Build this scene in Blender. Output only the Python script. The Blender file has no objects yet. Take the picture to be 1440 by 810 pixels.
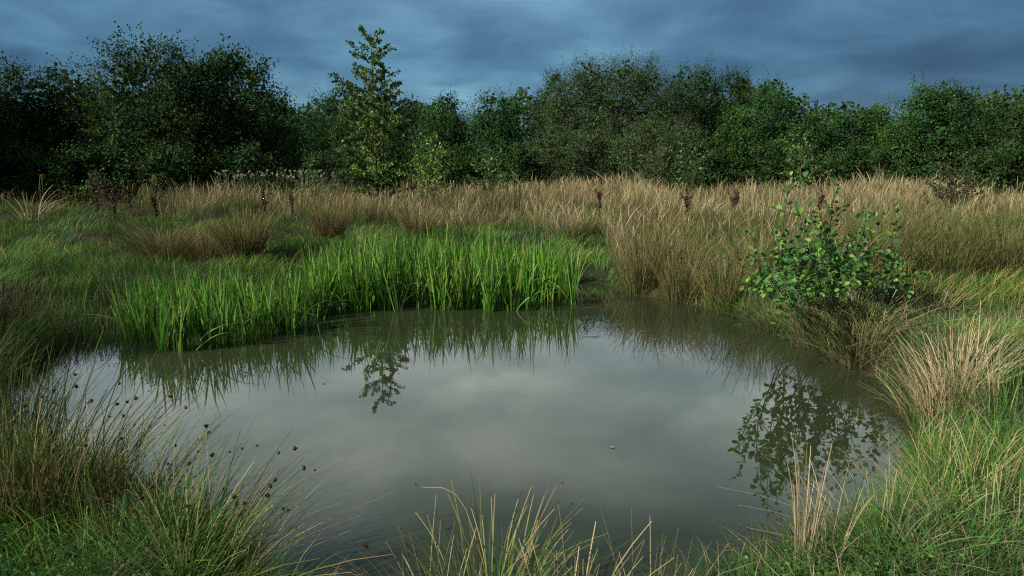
import bpy, math, random
import numpy as np
R = math.radians
rng = np.random.default_rng(11)
SC = bpy.context.scene
COL = SC.collection

# ------------------------------------------------------------------ camera, world, sun, exposure
CAM_Z, PITCH, F = 1.75, R(10), 1000.0
cam = bpy.data.objects.new('camera', bpy.data.cameras.new('camera'))
COL.objects.link(cam)
cam.location = (0, 0, CAM_Z)
cam.rotation_euler = (R(90) - PITCH, 0, 0)
cam.data.sensor_width = 36
cam.data.lens = 36 * F / 1440
cam.data.clip_start = 0.05
cam.data.clip_end = 5000
cam.data.dof.use_dof = True
cam.data.dof.focus_distance = 9.0
cam.data.dof.aperture_fstop = 11
SC.camera = cam
SC.view_settings.view_transform = 'Standard'
SC.view_settings.look = 'None'
SC.view_settings.exposure = 0.35
SC.view_settings.gamma = 1
SC.view_settings.use_curve_mapping = False
try:
    SC.cycles.max_bounces = 6
    SC.cycles.diffuse_bounces = 3
    SC.cycles.glossy_bounces = 2
    SC.cycles.transmission_bounces = 3
    SC.cycles.transparent_max_bounces = 4
    SC.cycles.caustics_reflective = False
    SC.cycles.caustics_refractive = False
    SC.cycles.use_denoising = False
    SC.cycles.filter_width = 1.2
    SC.cycles.sample_clamp_indirect = 4
except Exception:
    pass

SUN_EL, SUN_AZ = R(34), R(243)      # azimuth measured clockwise from +Y (north): behind the camera, to the left
sd = (math.sin(SUN_AZ) * math.cos(SUN_EL), math.cos(SUN_AZ) * math.cos(SUN_EL), math.sin(SUN_EL))
sun = bpy.data.objects.new('sun', bpy.data.lights.new('sun', 'SUN'))
COL.objects.link(sun)
sun.data.energy = 4.8
sun.data.angle = R(1.5)
sun.data.color = (1.0, 0.93, 0.80)
from mathutils import Vector
sun.rotation_euler = Vector(sd).to_track_quat('Z', 'Y').to_euler()
sun.location = (-20, -20, 30)

W = bpy.data.worlds.new('World')
SC.world = W
W.use_nodes = True
nt = W.node_tree
nt.nodes.clear()
def N(nt, kind, **kw):
    n = nt.nodes.new(kind)
    for k, v in kw.items():
        if k in n.inputs: n.inputs[k].default_value = v
        else: setattr(n, k, v)
    return n
def L(nt, a, b): nt.links.new(a, b)
def math_node(nt, op, a, b=None, clamp=False):
    n = nt.nodes.new('ShaderNodeMath'); n.operation = op; n.use_clamp = clamp
    for i, s in enumerate((a, b)):
        if s is None: continue
        if isinstance(s, (int, float)): n.inputs[i].default_value = s
        else: nt.links.new(s, n.inputs[i])
    return n.outputs[0]
def ramp(nt, fac, stops, interp='LINEAR'):
    n = nt.nodes.new('ShaderNodeValToRGB'); n.color_ramp.interpolation = interp
    e = n.color_ramp.elements
    while len(e) > 1: e.remove(e[-1])
    e[0].position = stops[0][0]; e[0].color = (*stops[0][1], 1)
    for p, c in stops[1:]:
        q = e.new(p); q.color = (*c, 1)
    nt.links.new(fac, n.inputs[0])
    return n.outputs[0]
sky = N(nt, 'ShaderNodeTexSky', sky_type='NISHITA', sun_disc=False, sun_elevation=SUN_EL, sun_rotation=SUN_AZ)
tc = N(nt, 'ShaderNodeTexCoord')
sep = N(nt, 'ShaderNodeSeparateXYZ'); L(nt, tc.outputs['Generated'], sep.inputs[0])
zc = math_node(nt, 'MAXIMUM', sep.outputs['Z'], 0.0)
den = math_node(nt, 'ADD', zc, 0.20)
cx = math_node(nt, 'DIVIDE', sep.outputs['X'], den)
cy = math_node(nt, 'DIVIDE', sep.outputs['Y'], den)
cmb = N(nt, 'ShaderNodeCombineXYZ'); L(nt, cx, cmb.inputs[0]); L(nt, cy, cmb.inputs[1])
n1 = N(nt, 'ShaderNodeTexNoise', Scale=0.55, Detail=5.0, Roughness=0.52, Distortion=0.25); L(nt, cmb.outputs[0], n1.inputs['Vector'])
n2 = N(nt, 'ShaderNodeTexNoise', Scale=2.0, Detail=7.0, Roughness=0.5, Distortion=0.35); L(nt, cmb.outputs[0], n2.inputs['Vector'])
off = math_node(nt, 'MULTIPLY', math_node(nt, 'SUBTRACT', n1.outputs['Fac'], 0.5), 0.30)
offz = math_node(nt, 'MULTIPLY', off, math_node(nt, 'MAXIMUM', math_node(nt, 'MULTIPLY', math_node(nt, 'SUBTRACT', zc, 0.21), 5.0), 0.0))
zz = math_node(nt, 'ADD', zc, offz, True)
base = ramp(nt, zz, [(0.0, (.16, .31, .43)), (.05, (.092, .21, .32)), (.12, (.052, .145, .245)), (.208, (.070, .165, .27)), (.24, (.50, .64, .74)),
                     (.32, (.70, .88, .90)), (.41, (.66, .83, .86)), (.48, (.13, .21, .30)), (.62, (.10, .16, .23)), (1.0, (.24, .29, .33))])
mod = ramp(nt, n2.outputs['Fac'], [(.30, (.60, .66, .72)), (.48, (1, 1, 1)), (.66, (1.65, 1.48, 1.36))])
mod1 = ramp(nt, n1.outputs['Fac'], [(.36, (.66, .72, .78)), (.5, (1, 1, 1)), (.62, (1.36, 1.3, 1.24))])
def mixmul(nt, a, b):
    m = nt.nodes.new('ShaderNodeMix'); m.data_type = 'RGBA'; m.blend_type = 'MULTIPLY'; m.inputs[0].default_value = 1
    nt.links.new(a, m.inputs[6]); nt.links.new(b, m.inputs[7]); return m.outputs[2]
# storm cloud heavier towards the right (east)
side = ramp(nt, math_node(nt, 'MULTIPLY_ADD', sep.outputs['X'], 0.5), [(.0, (.9, .95, 1)), (.45, (1.3, 1.22, 1.15)), (.62, (.98, .98, .98)), (.8, (.62, .68, .74))])
for nd in nt.nodes:
    if nd.bl_idname == 'ShaderNodeMath' and nd.operation == 'MULTIPLY_ADD': nd.inputs[2].default_value = 0.5
# the bright break in the cloud is ahead of the camera (north); the sky behind is duller
ahead = ramp(nt, math_node(nt, 'MULTIPLY_ADD', sep.outputs['Y'], 0.5), [(.0, (.40, .42, .45)), (.55, (.5, .5, .5)), (.8, (1, 1, 1))])
for nd in nt.nodes:
    if nd.bl_idname == 'ShaderNodeMath' and nd.operation == 'MULTIPLY_ADD': nd.inputs[2].default_value = 0.5
cloud = mixmul(nt, mixmul(nt, mixmul(nt, mixmul(nt, base, mod), mod1), side), ahead)
bg1 = N(nt, 'ShaderNodeBackground', Strength=0.05); L(nt, sky.outputs[0], bg1.inputs[0])
bg2 = N(nt, 'ShaderNodeBackground', Strength=1.0); L(nt, cloud, bg2.inputs[0])
mx = N(nt, 'ShaderNodeMixShader'); mx.inputs[0].default_value = 0.9
L(nt, bg1.outputs[0], mx.inputs[1]); L(nt, bg2.outputs[0], mx.inputs[2])
wo = N(nt, 'ShaderNodeOutputWorld'); L(nt, mx.outputs[0], wo.inputs[0])

# ------------------------------------------------------------------ photo <-> place
cP, sP = math.cos(PITCH), math.sin(PITCH)
def ray(px, py):
    u, v = (px - 720) / F, (405 - py) / F
    return np.array([u, cP + v * sP, -sP + v * cP])
def at_z(px, py, z=0.0):
    d = ray(px, py); t = (z - CAM_Z) / d[2]
    return np.array([d[0] * t, d[1] * t, z])
def at_y(px, py, Y):
    d = ray(px, py); t = Y / d[1]
    return np.array([d[0] * t, Y, CAM_Z + d[2] * t])
def project(P):
    x, y, z = P[..., 0], P[..., 1], P[..., 2] - CAM_Z
    dep = y * cP - z * sP
    up = y * sP + z * cP
    dep = np.where(dep < .05, .05, dep)
    return 720 + F * x / dep, 405 - F * up / dep

# ------------------------------------------------------------------ materials
def mat_attr(name, rough=0.55, trans=0.25, spec=0.35, noise=0.0, nscale=30):
    m = bpy.data.materials.new(name); m.use_nodes = True
    t = m.node_tree; t.nodes.clear()
    a = N(t, 'ShaderNodeAttribute', attribute_name='col')
    colr = a.outputs['Color']
    if noise:
        g = N(t, 'ShaderNodeNewGeometry')
        nn = N(t, 'ShaderNodeTexNoise', Scale=nscale, Detail=3.0); L(t, g.outputs['Position'], nn.inputs['Vector'])
        r = ramp(t, nn.outputs['Fac'], [(.3, (1 - noise,) * 3), (.7, (1 + noise,) * 3)])
        colr = mixmul(t, colr, r)
    p = N(t, 'ShaderNodeBsdfPrincipled', Roughness=rough)
    p.inputs['Specular IOR Level'].default_value = spec
    L(t, colr, p.inputs['Base Color'])
    o = N(t, 'ShaderNodeOutputMaterial')
    if trans:
        tr = N(t, 'ShaderNodeBsdfTranslucent'); L(t, colr, tr.inputs['Color'])
        ms = N(t, 'ShaderNodeMixShader'); ms.inputs[0].default_value = trans
        L(t, p.outputs[0], ms.inputs[1]); L(t, tr.outputs[0], ms.inputs[2]); L(t, ms.outputs[0], o.inputs[0])
    else:
        L(t, p.outputs[0], o.inputs[0])
    return m
M_GRASS = mat_attr('grass_blade', .62, .22, .14)
M_IRIS = mat_attr('iris_leaf', .42, .30, .3, .12, 25)
M_LEAF = mat_attr('leaf', .7, .22, .10)
M_SHRUB = mat_attr('broad_leaf', .45, .28, .28, .12, 60)
M_BARK = mat_attr('bark', .85, 0, .2, .3, 18)
M_SEED = mat_attr('seed_husk', .8, 0, .15, .2, 90)
M_PETAL = mat_attr('petal', .6, .2, .2)

def ground_material():
    m = bpy.data.materials.new('soil'); m.use_nodes = True
    t = m.node_tree; p = t.nodes['Principled BSDF']; p.inputs['Roughness'].default_value = .95
    p.inputs['Specular IOR Level'].default_value = .1
    g = N(t, 'ShaderNodeNewGeometry')
    a = N(t, 'ShaderNodeTexNoise', Scale=1.3, Detail=6.0); L(t, g.outputs['Position'], a.inputs['Vector'])
    b = N(t, 'ShaderNodeTexNoise', Scale=40, Detail=4.0); L(t, g.outputs['Position'], b.inputs['Vector'])
    c1 = ramp(t, a.outputs['Fac'], [(.35, (.035, .045, .018)), (.5, (.05, .05, .025)), (.65, (.075, .06, .032))])
    c2 = ramp(t, b.outputs['Fac'], [(.3, (.5, .5, .5)), (.7, (1.3, 1.3, 1.3))])
    L(t, mixmul(t, c1, c2), p.inputs['Base Color'])
    bp = N(t, 'ShaderNodeBump', Strength=.8, Distance=.04); L(t, b.outputs['Fac'], bp.inputs['Height']); L(t, bp.outputs[0], p.inputs['Normal'])
    return m
def water_material():
    m = bpy.data.materials.new('murky_water'); m.use_nodes = True
    t = m.node_tree; p = t.nodes['Principled BSDF']
    p.inputs['Roughness'].default_value = .015
    p.inputs['IOR'].default_value = 1.45
    g = N(t, 'ShaderNodeNewGeometry')
    a = N(t, 'ShaderNodeTexNoise', Scale=.5, Detail=4.0, Distortion=.6); L(t, g.outputs['Position'], a.inputs['Vector'])
    c = ramp(t, a.outputs['Fac'], [(.35, (.024, .033, .015)), (.65, (.030, .040, .019))])
    L(t, c, p.inputs['Base Color'])
    mp = N(t, 'ShaderNodeMapping'); mp.inputs['Scale'].default_value = (1, 1, 1); L(t, g.outputs['Position'], mp.inputs[0])
    w = N(t, 'ShaderNodeTexNoise', Scale=3.0, Detail=3.0, Roughness=.5); L(t, mp.outputs[0], w.inputs['Vector'])
    bp = N(t, 'ShaderNodeBump', Strength=.05, Distance=.010); L(t, w.outputs['Fac'], bp.inputs['Height']); L(t, bp.outputs[0], p.inputs['Normal'])
    return m

# ------------------------------------------------------------------ mesh building
class MB:
    def __init__(s): s.v, s.f, s.c, s.n = [], [], [], 0
    def add(s, v, f, c):
        v = np.asarray(v, np.float32).reshape(-1, 3); f = np.asarray(f, np.int64).reshape(-1, 4)
        c = np.broadcast_to(np.asarray(c, np.float32).reshape(-1, 3), (len(v), 3))
        s.v.append(v); s.f.append(f + s.n); s.c.append(c); s.n += len(v)
    def build(s, name, mat, parent=None, origin=None, smooth=True):
        v = np.concatenate(s.v); f = np.concatenate(s.f); c = np.concatenate(s.c)
        if origin is not None: v = v - np.asarray(origin, np.float32)
        me = bpy.data.meshes.new(name)
        me.vertices.add(len(v)); me.vertices.foreach_set('co', v.astype(np.float32).ravel())
        me.loops.add(len(f) * 4); me.loops.foreach_set('vertex_index', f.astype(np.int32).ravel())
        me.polygons.add(len(f)); me.polygons.foreach_set('loop_start', np.arange(0, len(f) * 4, 4, dtype=np.int32))
        if smooth: me.polygons.foreach_set('use_smooth', np.ones(len(f), bool))
        at = me.attributes.new('col', 'FLOAT_COLOR', 'POINT')
        at.data.foreach_set('color', np.concatenate([np.clip(c, 0, 1), np.ones((len(c), 1), np.float32)], 1).astype(np.float32).ravel())
        me.update(calc_edges=True)
        me.materials.append(mat)
        o = bpy.data.objects.new(name, me); COL.objects.link(o)
        if parent is not None: o.parent = parent
        elif origin is not None: o.location = [float(q) for q in origin]
        return o
def tag(o, label=None, cat=None, group=None, kind=None):
    if label: o['label'] = label
    if cat: o['category'] = cat
    if group: o['group'] = group
    if kind: o['kind'] = kind
    return o
def empty(name, loc, label, cat, group=None):
    o = bpy.data.objects.new(name, None); COL.objects.link(o); o.location = [float(q) for q in loc]
    o.empty_display_size = .1
    return tag(o, label, cat, group)

def vary(base, n, amt=.22, hue=.07):
    b = np.asarray(base, float)
    if b.ndim == 1: b = np.tile(b, (n, 1))
    return b * (1 + rng.normal(0, amt, (n, 1))).clip(.4, 1.8) * (1 + rng.normal(0, hue, (n, 3)))
def pick(cols, n, weights=None):
    cols = np.asarray(cols, float)
    return cols[rng.choice(len(cols), n, p=None if weights is None else np.asarray(weights, float) / sum(weights))]

def blades(mb, P, h, az, lean, width, cb, ct, segs=3, power=1.7, droop=.12, prof=None, twist=None):
    """P (n,3) roots, h heights, az lean direction, lean = tip offset / height."""
    n = len(P); t = np.linspace(0, 1, segs + 1)[None, :]
    h = np.broadcast_to(h, n)[:, None]; lean = np.broadcast_to(lean, n)[:, None]; az = np.broadcast_to(az, n)[:, None]
    power = np.broadcast_to(power, n)[:, None]; droop = np.broadcast_to(droop, n)[:, None]
    rad = lean * h * t ** power
    z = h * (t - droop * t ** 3 - .25 * np.minimum(lean, 1.6) ** 2 * t ** 2 * .6)
    C = np.stack([P[:, 0:1] + np.cos(az) * rad, P[:, 1:2] + np.sin(az) * rad, P[:, 2:3] + z], -1)
    sa = (rng.uniform(0, math.pi, n) if twist is None else twist)[:, None]
    if prof is None: prof = (1 - t) ** .55 * (.75 + .25 * np.minimum(t * 4, 1)); prof = np.maximum(prof, .04)
    else: prof = np.interp(t, np.linspace(0, 1, len(prof)), prof)
    hw = .5 * np.broadcast_to(width, n)[:, None] * prof
    S = np.stack([np.cos(sa) * hw, np.sin(sa) * hw, hw * 0], -1)
    V = np.stack([C - S, C + S], 2)                    # n, segs+1, 2, 3
    i = (np.arange(n) * (segs + 1) * 2)[:, None] + (np.arange(segs) * 2)[None, :]
    Fc = np.stack([i, i + 1, i + 3, i + 2], -1)
    cb = np.asarray(cb)[..., None, None, :]; ct = np.asarray(ct)[..., None, None, :]
    tt = t[0][None, :, None, None]
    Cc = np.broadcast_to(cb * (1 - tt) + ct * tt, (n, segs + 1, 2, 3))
    mb.add(V, Fc, Cc.reshape(-1, 3))
    return C[:, -1]

def norm(v): return v / np.maximum(np.linalg.norm(v, axis=-1, keepdims=True), 1e-6)
def leaves(mb, P, ax, nr, ln, wd, col, fine=False):
    """leaves from stalk point P along ax, facing nr"""
    n = len(P); ax = norm(ax); sd_ = norm(np.cross(ax, nr)); up = np.cross(sd_, ax)
    ln = np.broadcast_to(ln, n)[:, None]; wd = np.broadcast_to(wd, n)[:, None] * .5
    if not fine:
        V = np.stack([P, P + ax * ln * .5 - sd_ * wd, P + ax * ln, P + ax * ln * .5 + sd_ * wd], 1)
        Fc = np.arange(n * 4).reshape(n, 4); k = 4
    else:
        V = np.stack([P, P + ax * ln * .3 - sd_ * wd * .85 + up * wd * .28, P + ax * ln * .72 - sd_ * wd * .95 + up * wd * .25, P + ax * ln - up * wd * .1,
                      P + ax * ln * .72 + sd_ * wd * .95 + up * wd * .25, P + ax * ln * .3 + sd_ * wd * .85 + up * wd * .28], 1)
        b = (np.arange(n) * 6)[:, None]
        Fc = np.concatenate([b + [0, 1, 2, 3], b + [0, 3, 4, 5]], 0); k = 6
    mb.add(V, Fc, np.repeat(np.asarray(col), k, 0))

def tube(mb, pts, rad, col, sides=6):
    pts = np.asarray(pts, float); rad = np.asarray(rad, float); m = len(pts)
    d = norm(np.gradient(pts, axis=0)); ref = np.array([.31, .95, .05])
    a = norm(np.cross(d, ref)); b = np.cross(d, a)
    th = np.linspace(0, 2 * math.pi, sides, endpoint=False)
    V = pts[:, None] + rad[:, None, None] * (np.cos(th)[None, :, None] * a[:, None] + np.sin(th)[None, :, None] * b[:, None])
    Fc = [[i * sides + j, i * sides + (j + 1) % sides, (i + 1) * sides + (j + 1) % sides, (i + 1) * sides + j] for i in range(m - 1) for j in range(sides)]
    mb.add(V, Fc, col)
def curve_pts(a, b, k=6, bend=.1, sag=0.0):
    a, b = np.asarray(a, float), np.asarray(b, float); t = np.linspace(0, 1, k)[:, None]
    l = np.linalg.norm(b - a); o = rng.normal(0, bend * l, 3)
    return a + (b - a) * t + np.sin(t * math.pi) * o + np.array([0, 0, sag * l]) * np.sin(t * math.pi)

# ------------------------------------------------------------------ pond outline and terrain
OUT_PX = [(0, 540), (40, 510), (100, 474), (170, 450), (300, 430), (430, 405), (560, 399), (700, 398), (800, 396), (858, 398), (876, 414),
          (960, 424), (1020, 440), (1080, 458), (1140, 490), (1200, 518), (1240, 532), (1268, 565), (1288, 605), (1292, 650), (1290, 700),
          (1255, 735), (1180, 752), (1120, 772), (1060, 800), (1000, 825), (960, 880), (880, 990), (740, 1030), (600, 1020), (480, 990), (400, 900), (345, 810), (300, 745), (240, 710), (150, 675), (40, 640), (-20, 590)]
POND = np.array([at_z(x, y)[:2] for x, y in OUT_PX])
# round off the outline a little
for _ in range(2):
    POND = np.stack([POND * .75 + np.roll(POND, -1, 0) * .25, POND * .25 + np.roll(POND, -1, 0) * .75], 1).reshape(-1, 2)
def sdist(x, y):
    """signed distance to the pond edge, positive outside"""
    p = np.stack([x, y], -1).reshape(-1, 2); out = np.empty(len(p))
    A, B = POND, np.roll(POND, -1, 0); AB = B - A
    for s in range(0, len(p), 20000):
        q = p[s:s + 20000, None]
        t = np.clip(((q - A) * AB).sum(-1) / (AB ** 2).sum(-1), 0, 1)
        d = np.sqrt((((A + AB * t[..., None]) - q) ** 2).sum(-1)).min(1)
        c = ((A[:, 1] > q[..., 1]) != (B[:, 1] > q[..., 1])) & (q[..., 0] < (B[:, 0] - A[:, 0]) * (q[..., 1] - A[:, 1]) / (B[:, 1] - A[:, 1] + 1e-12) + A[:, 0])
        ins = c.sum(1) % 2 == 1
        out[s:s + 20000] = np.where(ins, -d, d)
    return out.reshape(np.shape(x))
def sm(t): t = np.clip(t, 0, 1); return t * t * (3 - 2 * t)
_ph = rng.uniform(0, 6.28, (14, 2)); _fr = np.array([.35, .5, .8, 1.1, 1.5, 2.1, 2.9, 3.7, 4.6, 5.8, 7, 8.5, 10, 12]); _an = rng.uniform(0, 6.28, 14)
def bumps(x, y, lo=0, hi=14):
    s = 0
    for i in range(lo, hi):
        c, q = math.cos(_an[i]), math.sin(_an[i])
        s = s + np.sin(_fr[i] * (c * x + q * y) + _ph[i, 0]) * np.sin(_fr[i] * .8 * (-q * x + c * y) + _ph[i, 1]) / _fr[i] ** .8
    return s
def height(x, y, d=None):
    x = np.asarray(x, float); y = np.asarray(y, float)
    if d is None: d = sdist(x, y)
    right = sm((x - .5) / 3) * sm((y - 2.5) / 3)
    left = sm((-x - 1) / 3)
    rise = .10 + .17 * right + .02 * left
    bank = np.where(d > 0, rise * sm(d / .28) + .10 * sm(d / 1.6) + .05 * sm(d / 5), -.45 * sm(-d / 1.1))
    near = np.where(d > 0, 1, .15)
    h = bank + near * .05 * bumps(x, y, 2, 12) * sm(np.abs(d) / .8) 
    far = sm((y - 9) / 14)
    h = h + .07 * left * np.where(d > 0, sm(d / .8), 0) * np.tanh(2 * bumps(x * 1.3, y * 1.6, 3, 8))
    h = h + far * (.05 * bumps(x, y, 0, 4) - .006 * np.clip(x, -25, 25))
    return h
def gz(x, y): return float(height(np.array([x]), np.array([y]))[0])
def on_ground(px, py):
    """the ground point seen at a pixel of the photo"""
    z = .2
    for _ in range(12):
        p = at_z(px, py, z); z = .5 * z + .5 * gz(p[0], p[1])
    return np.array([p[0], p[1], gz(p[0], p[1])])

def axis(fine0, fine1, step, far0, far1):
    a = list(np.arange(fine0, fine1, step)); s = step; v = a[-1]
    while v < far1: s *= 1.22; v += s; a.append(v)
    s = step; v = a[0]; b = []
    while v > far0: s *= 1.22; v -= s; b.append(v)
    return np.array(b[::-1] + a)
gx, gy = axis(-9, 9, .09, -600, 600), axis(-1, 15, .09, -300, 900)
X, Y = np.meshgrid(gx, gy, indexing='ij'); Z = height(X, Y)
mb = MB(); nx, ny = X.shape; ii, jj = np.meshgrid(np.arange(nx - 1), np.arange(ny - 1), indexing='ij')
i0 = ii * ny + jj
mb.add(np.stack([X, Y, Z], -1), np.stack([i0, i0 + ny, i0 + ny + 1, i0 + 1], -1), (.06, .05, .03))
tag(mb.build('ground', ground_material()), 'grassy uneven ground of the meadow around the pond', 'ground', kind='structure')
mb = MB()
xs, ys = POND[:, 0], POND[:, 1]
wx, wy = np.linspace(xs.min() - .5, xs.max() + .5, 40), np.linspace(ys.min() - .5, ys.max() + .5, 40)
WX, WY = np.meshgrid(wx, wy, indexing='ij'); ii, jj = np.meshgrid(np.arange(39), np.arange(39), indexing='ij'); i0 = ii * 40 + jj
mb.add(np.stack([WX, WY, WX * 0], -1), np.stack([i0, i0 + 40, i0 + 41, i0 + 1], -1), (.06, .06, .04))
tag(mb.build('water', water_material()), 'murky still pond water reflecting the clouds', 'water', kind='structure')

# ------------------------------------------------------------------ palette (real-world base colours)
STRAW = [(.37, .31, .16), (.46, .40, .24), (.28, .23, .11), (.32, .31, .14), (.22, .15, .08)]
PALE = [(.56, .46, .28), (.48, .39, .22), (.40, .33, .18)]
RUSH = [(.10, .13, .04), (.16, .17, .055), (.24, .19, .08), (.30, .22, .11)]
OLIVE = [(.10, .11, .035), (.15, .13, .05), (.20, .15, .07)]
GREEN = [(.065, .19, .032), (.10, .25, .045), (.055, .16, .050), (.15, .27, .05)]
DEEP = [(.035, .095, .025), (.05, .12, .03), (.08, .15, .035)]
IRIS = [(.085, .20, .022), (.13, .29, .034), (.19, .35, .06), (.040, .115, .024), (.10, .23, .030)]

def scatter(n, y0, y1, margin=1.6, p=1.0):
    """points inside the view wedge (plus room for a step to the side), denser near"""
    Yv = y0 + (y1 - y0) * rng.random(n) ** p
    hw = Yv * .80 + margin
    Xv = rng.uniform(-1, 1, n) * hw
    return Xv, Yv
# where each kind of grass grows, read off the photo's ground as a map of the place
def straw_line(u): return np.interp(u, [-300, 0, 120, 200, 330, 430, 520, 640, 760, 850, 870, 1060, 1110, 1180, 1290, 1440, 1800],
                                    [290, 292, 296, 306, 308, 312, 316, 326, 326, 335, 428, 436, 430, 412, 396, 392, 392])

# ---- tall dry meadow grass
def meadow():
    mb = MB()
    for (n, y0, y1, p, w, sg) in ((70000, 6.2, 13, 1.0, .0044, 4), (190000, 12, 24, 1.0, .0068, 3), (150000, 23, 42, 1.0, .012, 3)):
        x, y = scatter(n, y0, y1, 2.5, p); d = sdist(x, y); z = height(x, y, d)
        P = np.stack([x, y, z], -1); u, v = project(P)
        edge = straw_line(u) + 7 * bumps(x, y, 3, 9)
        patch = bumps(x * 1.0, y * .7, 1, 6)
        keep = (d > .04) & (v < edge) & (rng.random(n) < np.clip(.75 + .6 * patch, .14, 1))
        P, u, v, patch, y = P[keep], u[keep], v[keep], patch[keep], y[keep]; k = len(P)
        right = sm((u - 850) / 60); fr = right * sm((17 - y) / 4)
        h = (1 - .34 * fr) * rng.normal(.51, .11, k).clip(.22, .85) * (1 + .10 * np.tanh(patch))
        h *= np.where((y > 12) & (y < 17) & (u < 850), .8, 1)
        h *= 1 - right * (y < 14) * .5 * (1 - sm(d[keep] / 1.3))
        tus = np.tanh(1.6 * bumps(P[:, 0] * 1.6, P[:, 1] * 1.1, 4, 12)); h *= 1 + .26 * tus
        # pull lean by clump so that the stems lie in locks
        az = 2.2 * np.sin(P[:, 0] * 2.7 + 1.3 * np.sin(P[:, 1] * 2.1)) + rng.normal(0, 1.7, k)
        lean = np.abs(rng.normal(.32, .36, k)).clip(0, 1.5)
        green = rng.random(k) < np.clip(.32 - .16 * tus + .35 * (bumps(P[:, 0], P[:, 1], 3, 10) > .25) + .62 * fr, 0, .92)
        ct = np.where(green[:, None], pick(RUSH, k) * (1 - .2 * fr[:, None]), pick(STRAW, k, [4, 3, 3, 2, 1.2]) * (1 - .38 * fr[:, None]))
        redden = sm((y - 16) / 14)[:, None]
        ct = ct * (1 - redden * np.array([0, .06, .0]))
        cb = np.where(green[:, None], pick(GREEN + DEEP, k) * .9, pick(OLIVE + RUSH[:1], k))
        blades(mb, P, h, az, lean, w * rng.uniform(.6, 1.3, k), vary(cb * .75, k, .3), vary(ct, k, .34), segs=sg, power=rng.uniform(1.2, 2.2, k), droop=rng.uniform(0, .2, k))  # stem bases coloured darker for shade deep in the tussocks and dead thatch
        # flowering stalks carrying a loose panicle
        s = rng.random(k) < .20 - .12 * fr; q = int(s.sum())
        blades(mb, P[s] + rng.normal(0, .02, (q, 3)) * [1, 1, 0], h[s] * rng.uniform(1.0, 1.28, q), az[s], lean[s] * .8, w * 1.35, vary(pick(STRAW, q), q) * .8, vary(pick(STRAW[:3] + PALE, q), q, .2),
               segs=5, prof=[.28, .28, .28, .9, 1.25, .2], power=2.0, droop=.05)
    return tag(mb.build('meadow_grass', M_GRASS), 'tall dry straw-coloured meadow grass running back to the tree line', 'grass', kind='stuff')
meadow()

# ---- short green turf (left flat, strip behind the irises, right bank)
def turf():
    mb = MB()
    for (n, y0, y1, w, sg, hm) in ((80000, 1.7, 5.5, .0045, 3, .19), (110000, 5, 10.5, .0055, 3, .16), (85000, 10, 21, .010, 3, .18)):
        x, y = scatter(n, y0, y1, 1.5); d = sdist(x, y); z = height(x, y, d)
        P = np.stack([x, y, z], -1); u, v = project(P)
        edge = straw_line(u) + 7 * bumps(x, y, 3, 9)
        keep = (d > -.02) & ((v > edge - 6) | ((y < 26) & (rng.random(n) < .45)))
        P, u, v, d, x, y = P[keep], u[keep], v[keep], d[keep], x[keep], y[keep]; k = len(P)
        lump = bumps(x * 1.5, y * 1.5, 4, 12)
        h = rng.normal(hm, .04, k).clip(.05, .34) * (1 + .55 * np.tanh(lump * 1.5))
        az = 1.5 * np.sin(x * 2.1 + y) + rng.normal(0, .9, k) - .6
        dry = rng.random(k) < np.clip(.08 + .16 * sm((u - 1040) / 150) + .12 * (lump < -.4), 0, .6)
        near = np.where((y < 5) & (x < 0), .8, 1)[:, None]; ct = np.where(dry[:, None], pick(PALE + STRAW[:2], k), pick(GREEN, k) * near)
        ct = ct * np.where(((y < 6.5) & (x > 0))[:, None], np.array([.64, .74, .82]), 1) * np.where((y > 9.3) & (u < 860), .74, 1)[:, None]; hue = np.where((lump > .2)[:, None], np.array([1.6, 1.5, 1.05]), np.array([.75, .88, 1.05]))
        cb = np.where(dry[:, None], pick(OLIVE, k), pick(DEEP, k))
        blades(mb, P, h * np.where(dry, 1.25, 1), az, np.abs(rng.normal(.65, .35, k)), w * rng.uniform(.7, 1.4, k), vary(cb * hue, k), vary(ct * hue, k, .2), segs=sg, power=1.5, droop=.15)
    return tag(mb.build('turf_grass', M_GRASS), 'short lush green grass on the flat ground and banks around the pond', 'grass', kind='stuff')
turf()

# ---- longer grass hanging over the right bank and the near banks
def bank_grass():
    mb = MB()
    for n, y0, y1, w in ((60000, 1.7, 5.2, .0036), (70000, 5, 12, .0048)):
        x, y = scatter(n, y0, y1, 1.2); d = sdist(x, y)
        P = np.stack([x, y, height(x, y, d)], -1); u, v = project(P)
        band = .75 + .8 * sm((u - 1150) / 200) * (u > 1150)
        keep = (d > -.03) & (d < band) & ((u > 872) | (y < 4.2)) & (rng.random(n) < .8 - .45 * sm(d / band))
        P, u, v, x, y, d = P[keep], u[keep], v[keep], x[keep], y[keep], d[keep]; k = len(P)
        # lean towards the water
        e = .05; dx = (sdist(x + e, y) - d) / e; dy = (sdist(x, y + e) - d) / e
        az = np.arctan2(-dy, -dx) + rng.normal(0, .9, k)
        cl = bumps(x * 2, y * 2, 4, 12)
        dry = rng.random(k) < np.clip(.24 + .22 * np.tanh(cl * 1.5), .04, .7)
        ct = np.where(dry[:, None], pick(PALE + STRAW[3:4], k), pick(GREEN + DEEP[2:] + RUSH[:1], k) * .85); cb = np.where(dry[:, None], pick(OLIVE, k), pick(DEEP, k))
        h = rng.normal(.24, .07, k).clip(.08, .5) * np.where(y < 4.2, .85, 1)
        blades(mb, P, h, az, np.abs(rng.normal(.55, .35, k)), w * rng.uniform(.6, 1.3, k), vary(cb, k), vary(ct, k, .2), segs=4, power=1.7, droop=.25)
    return tag(mb.build('bank_grass', M_GRASS), 'mixed green and straw grass hanging over the bank at the water edge', 'grass', kind='stuff')
bank_grass()

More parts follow.
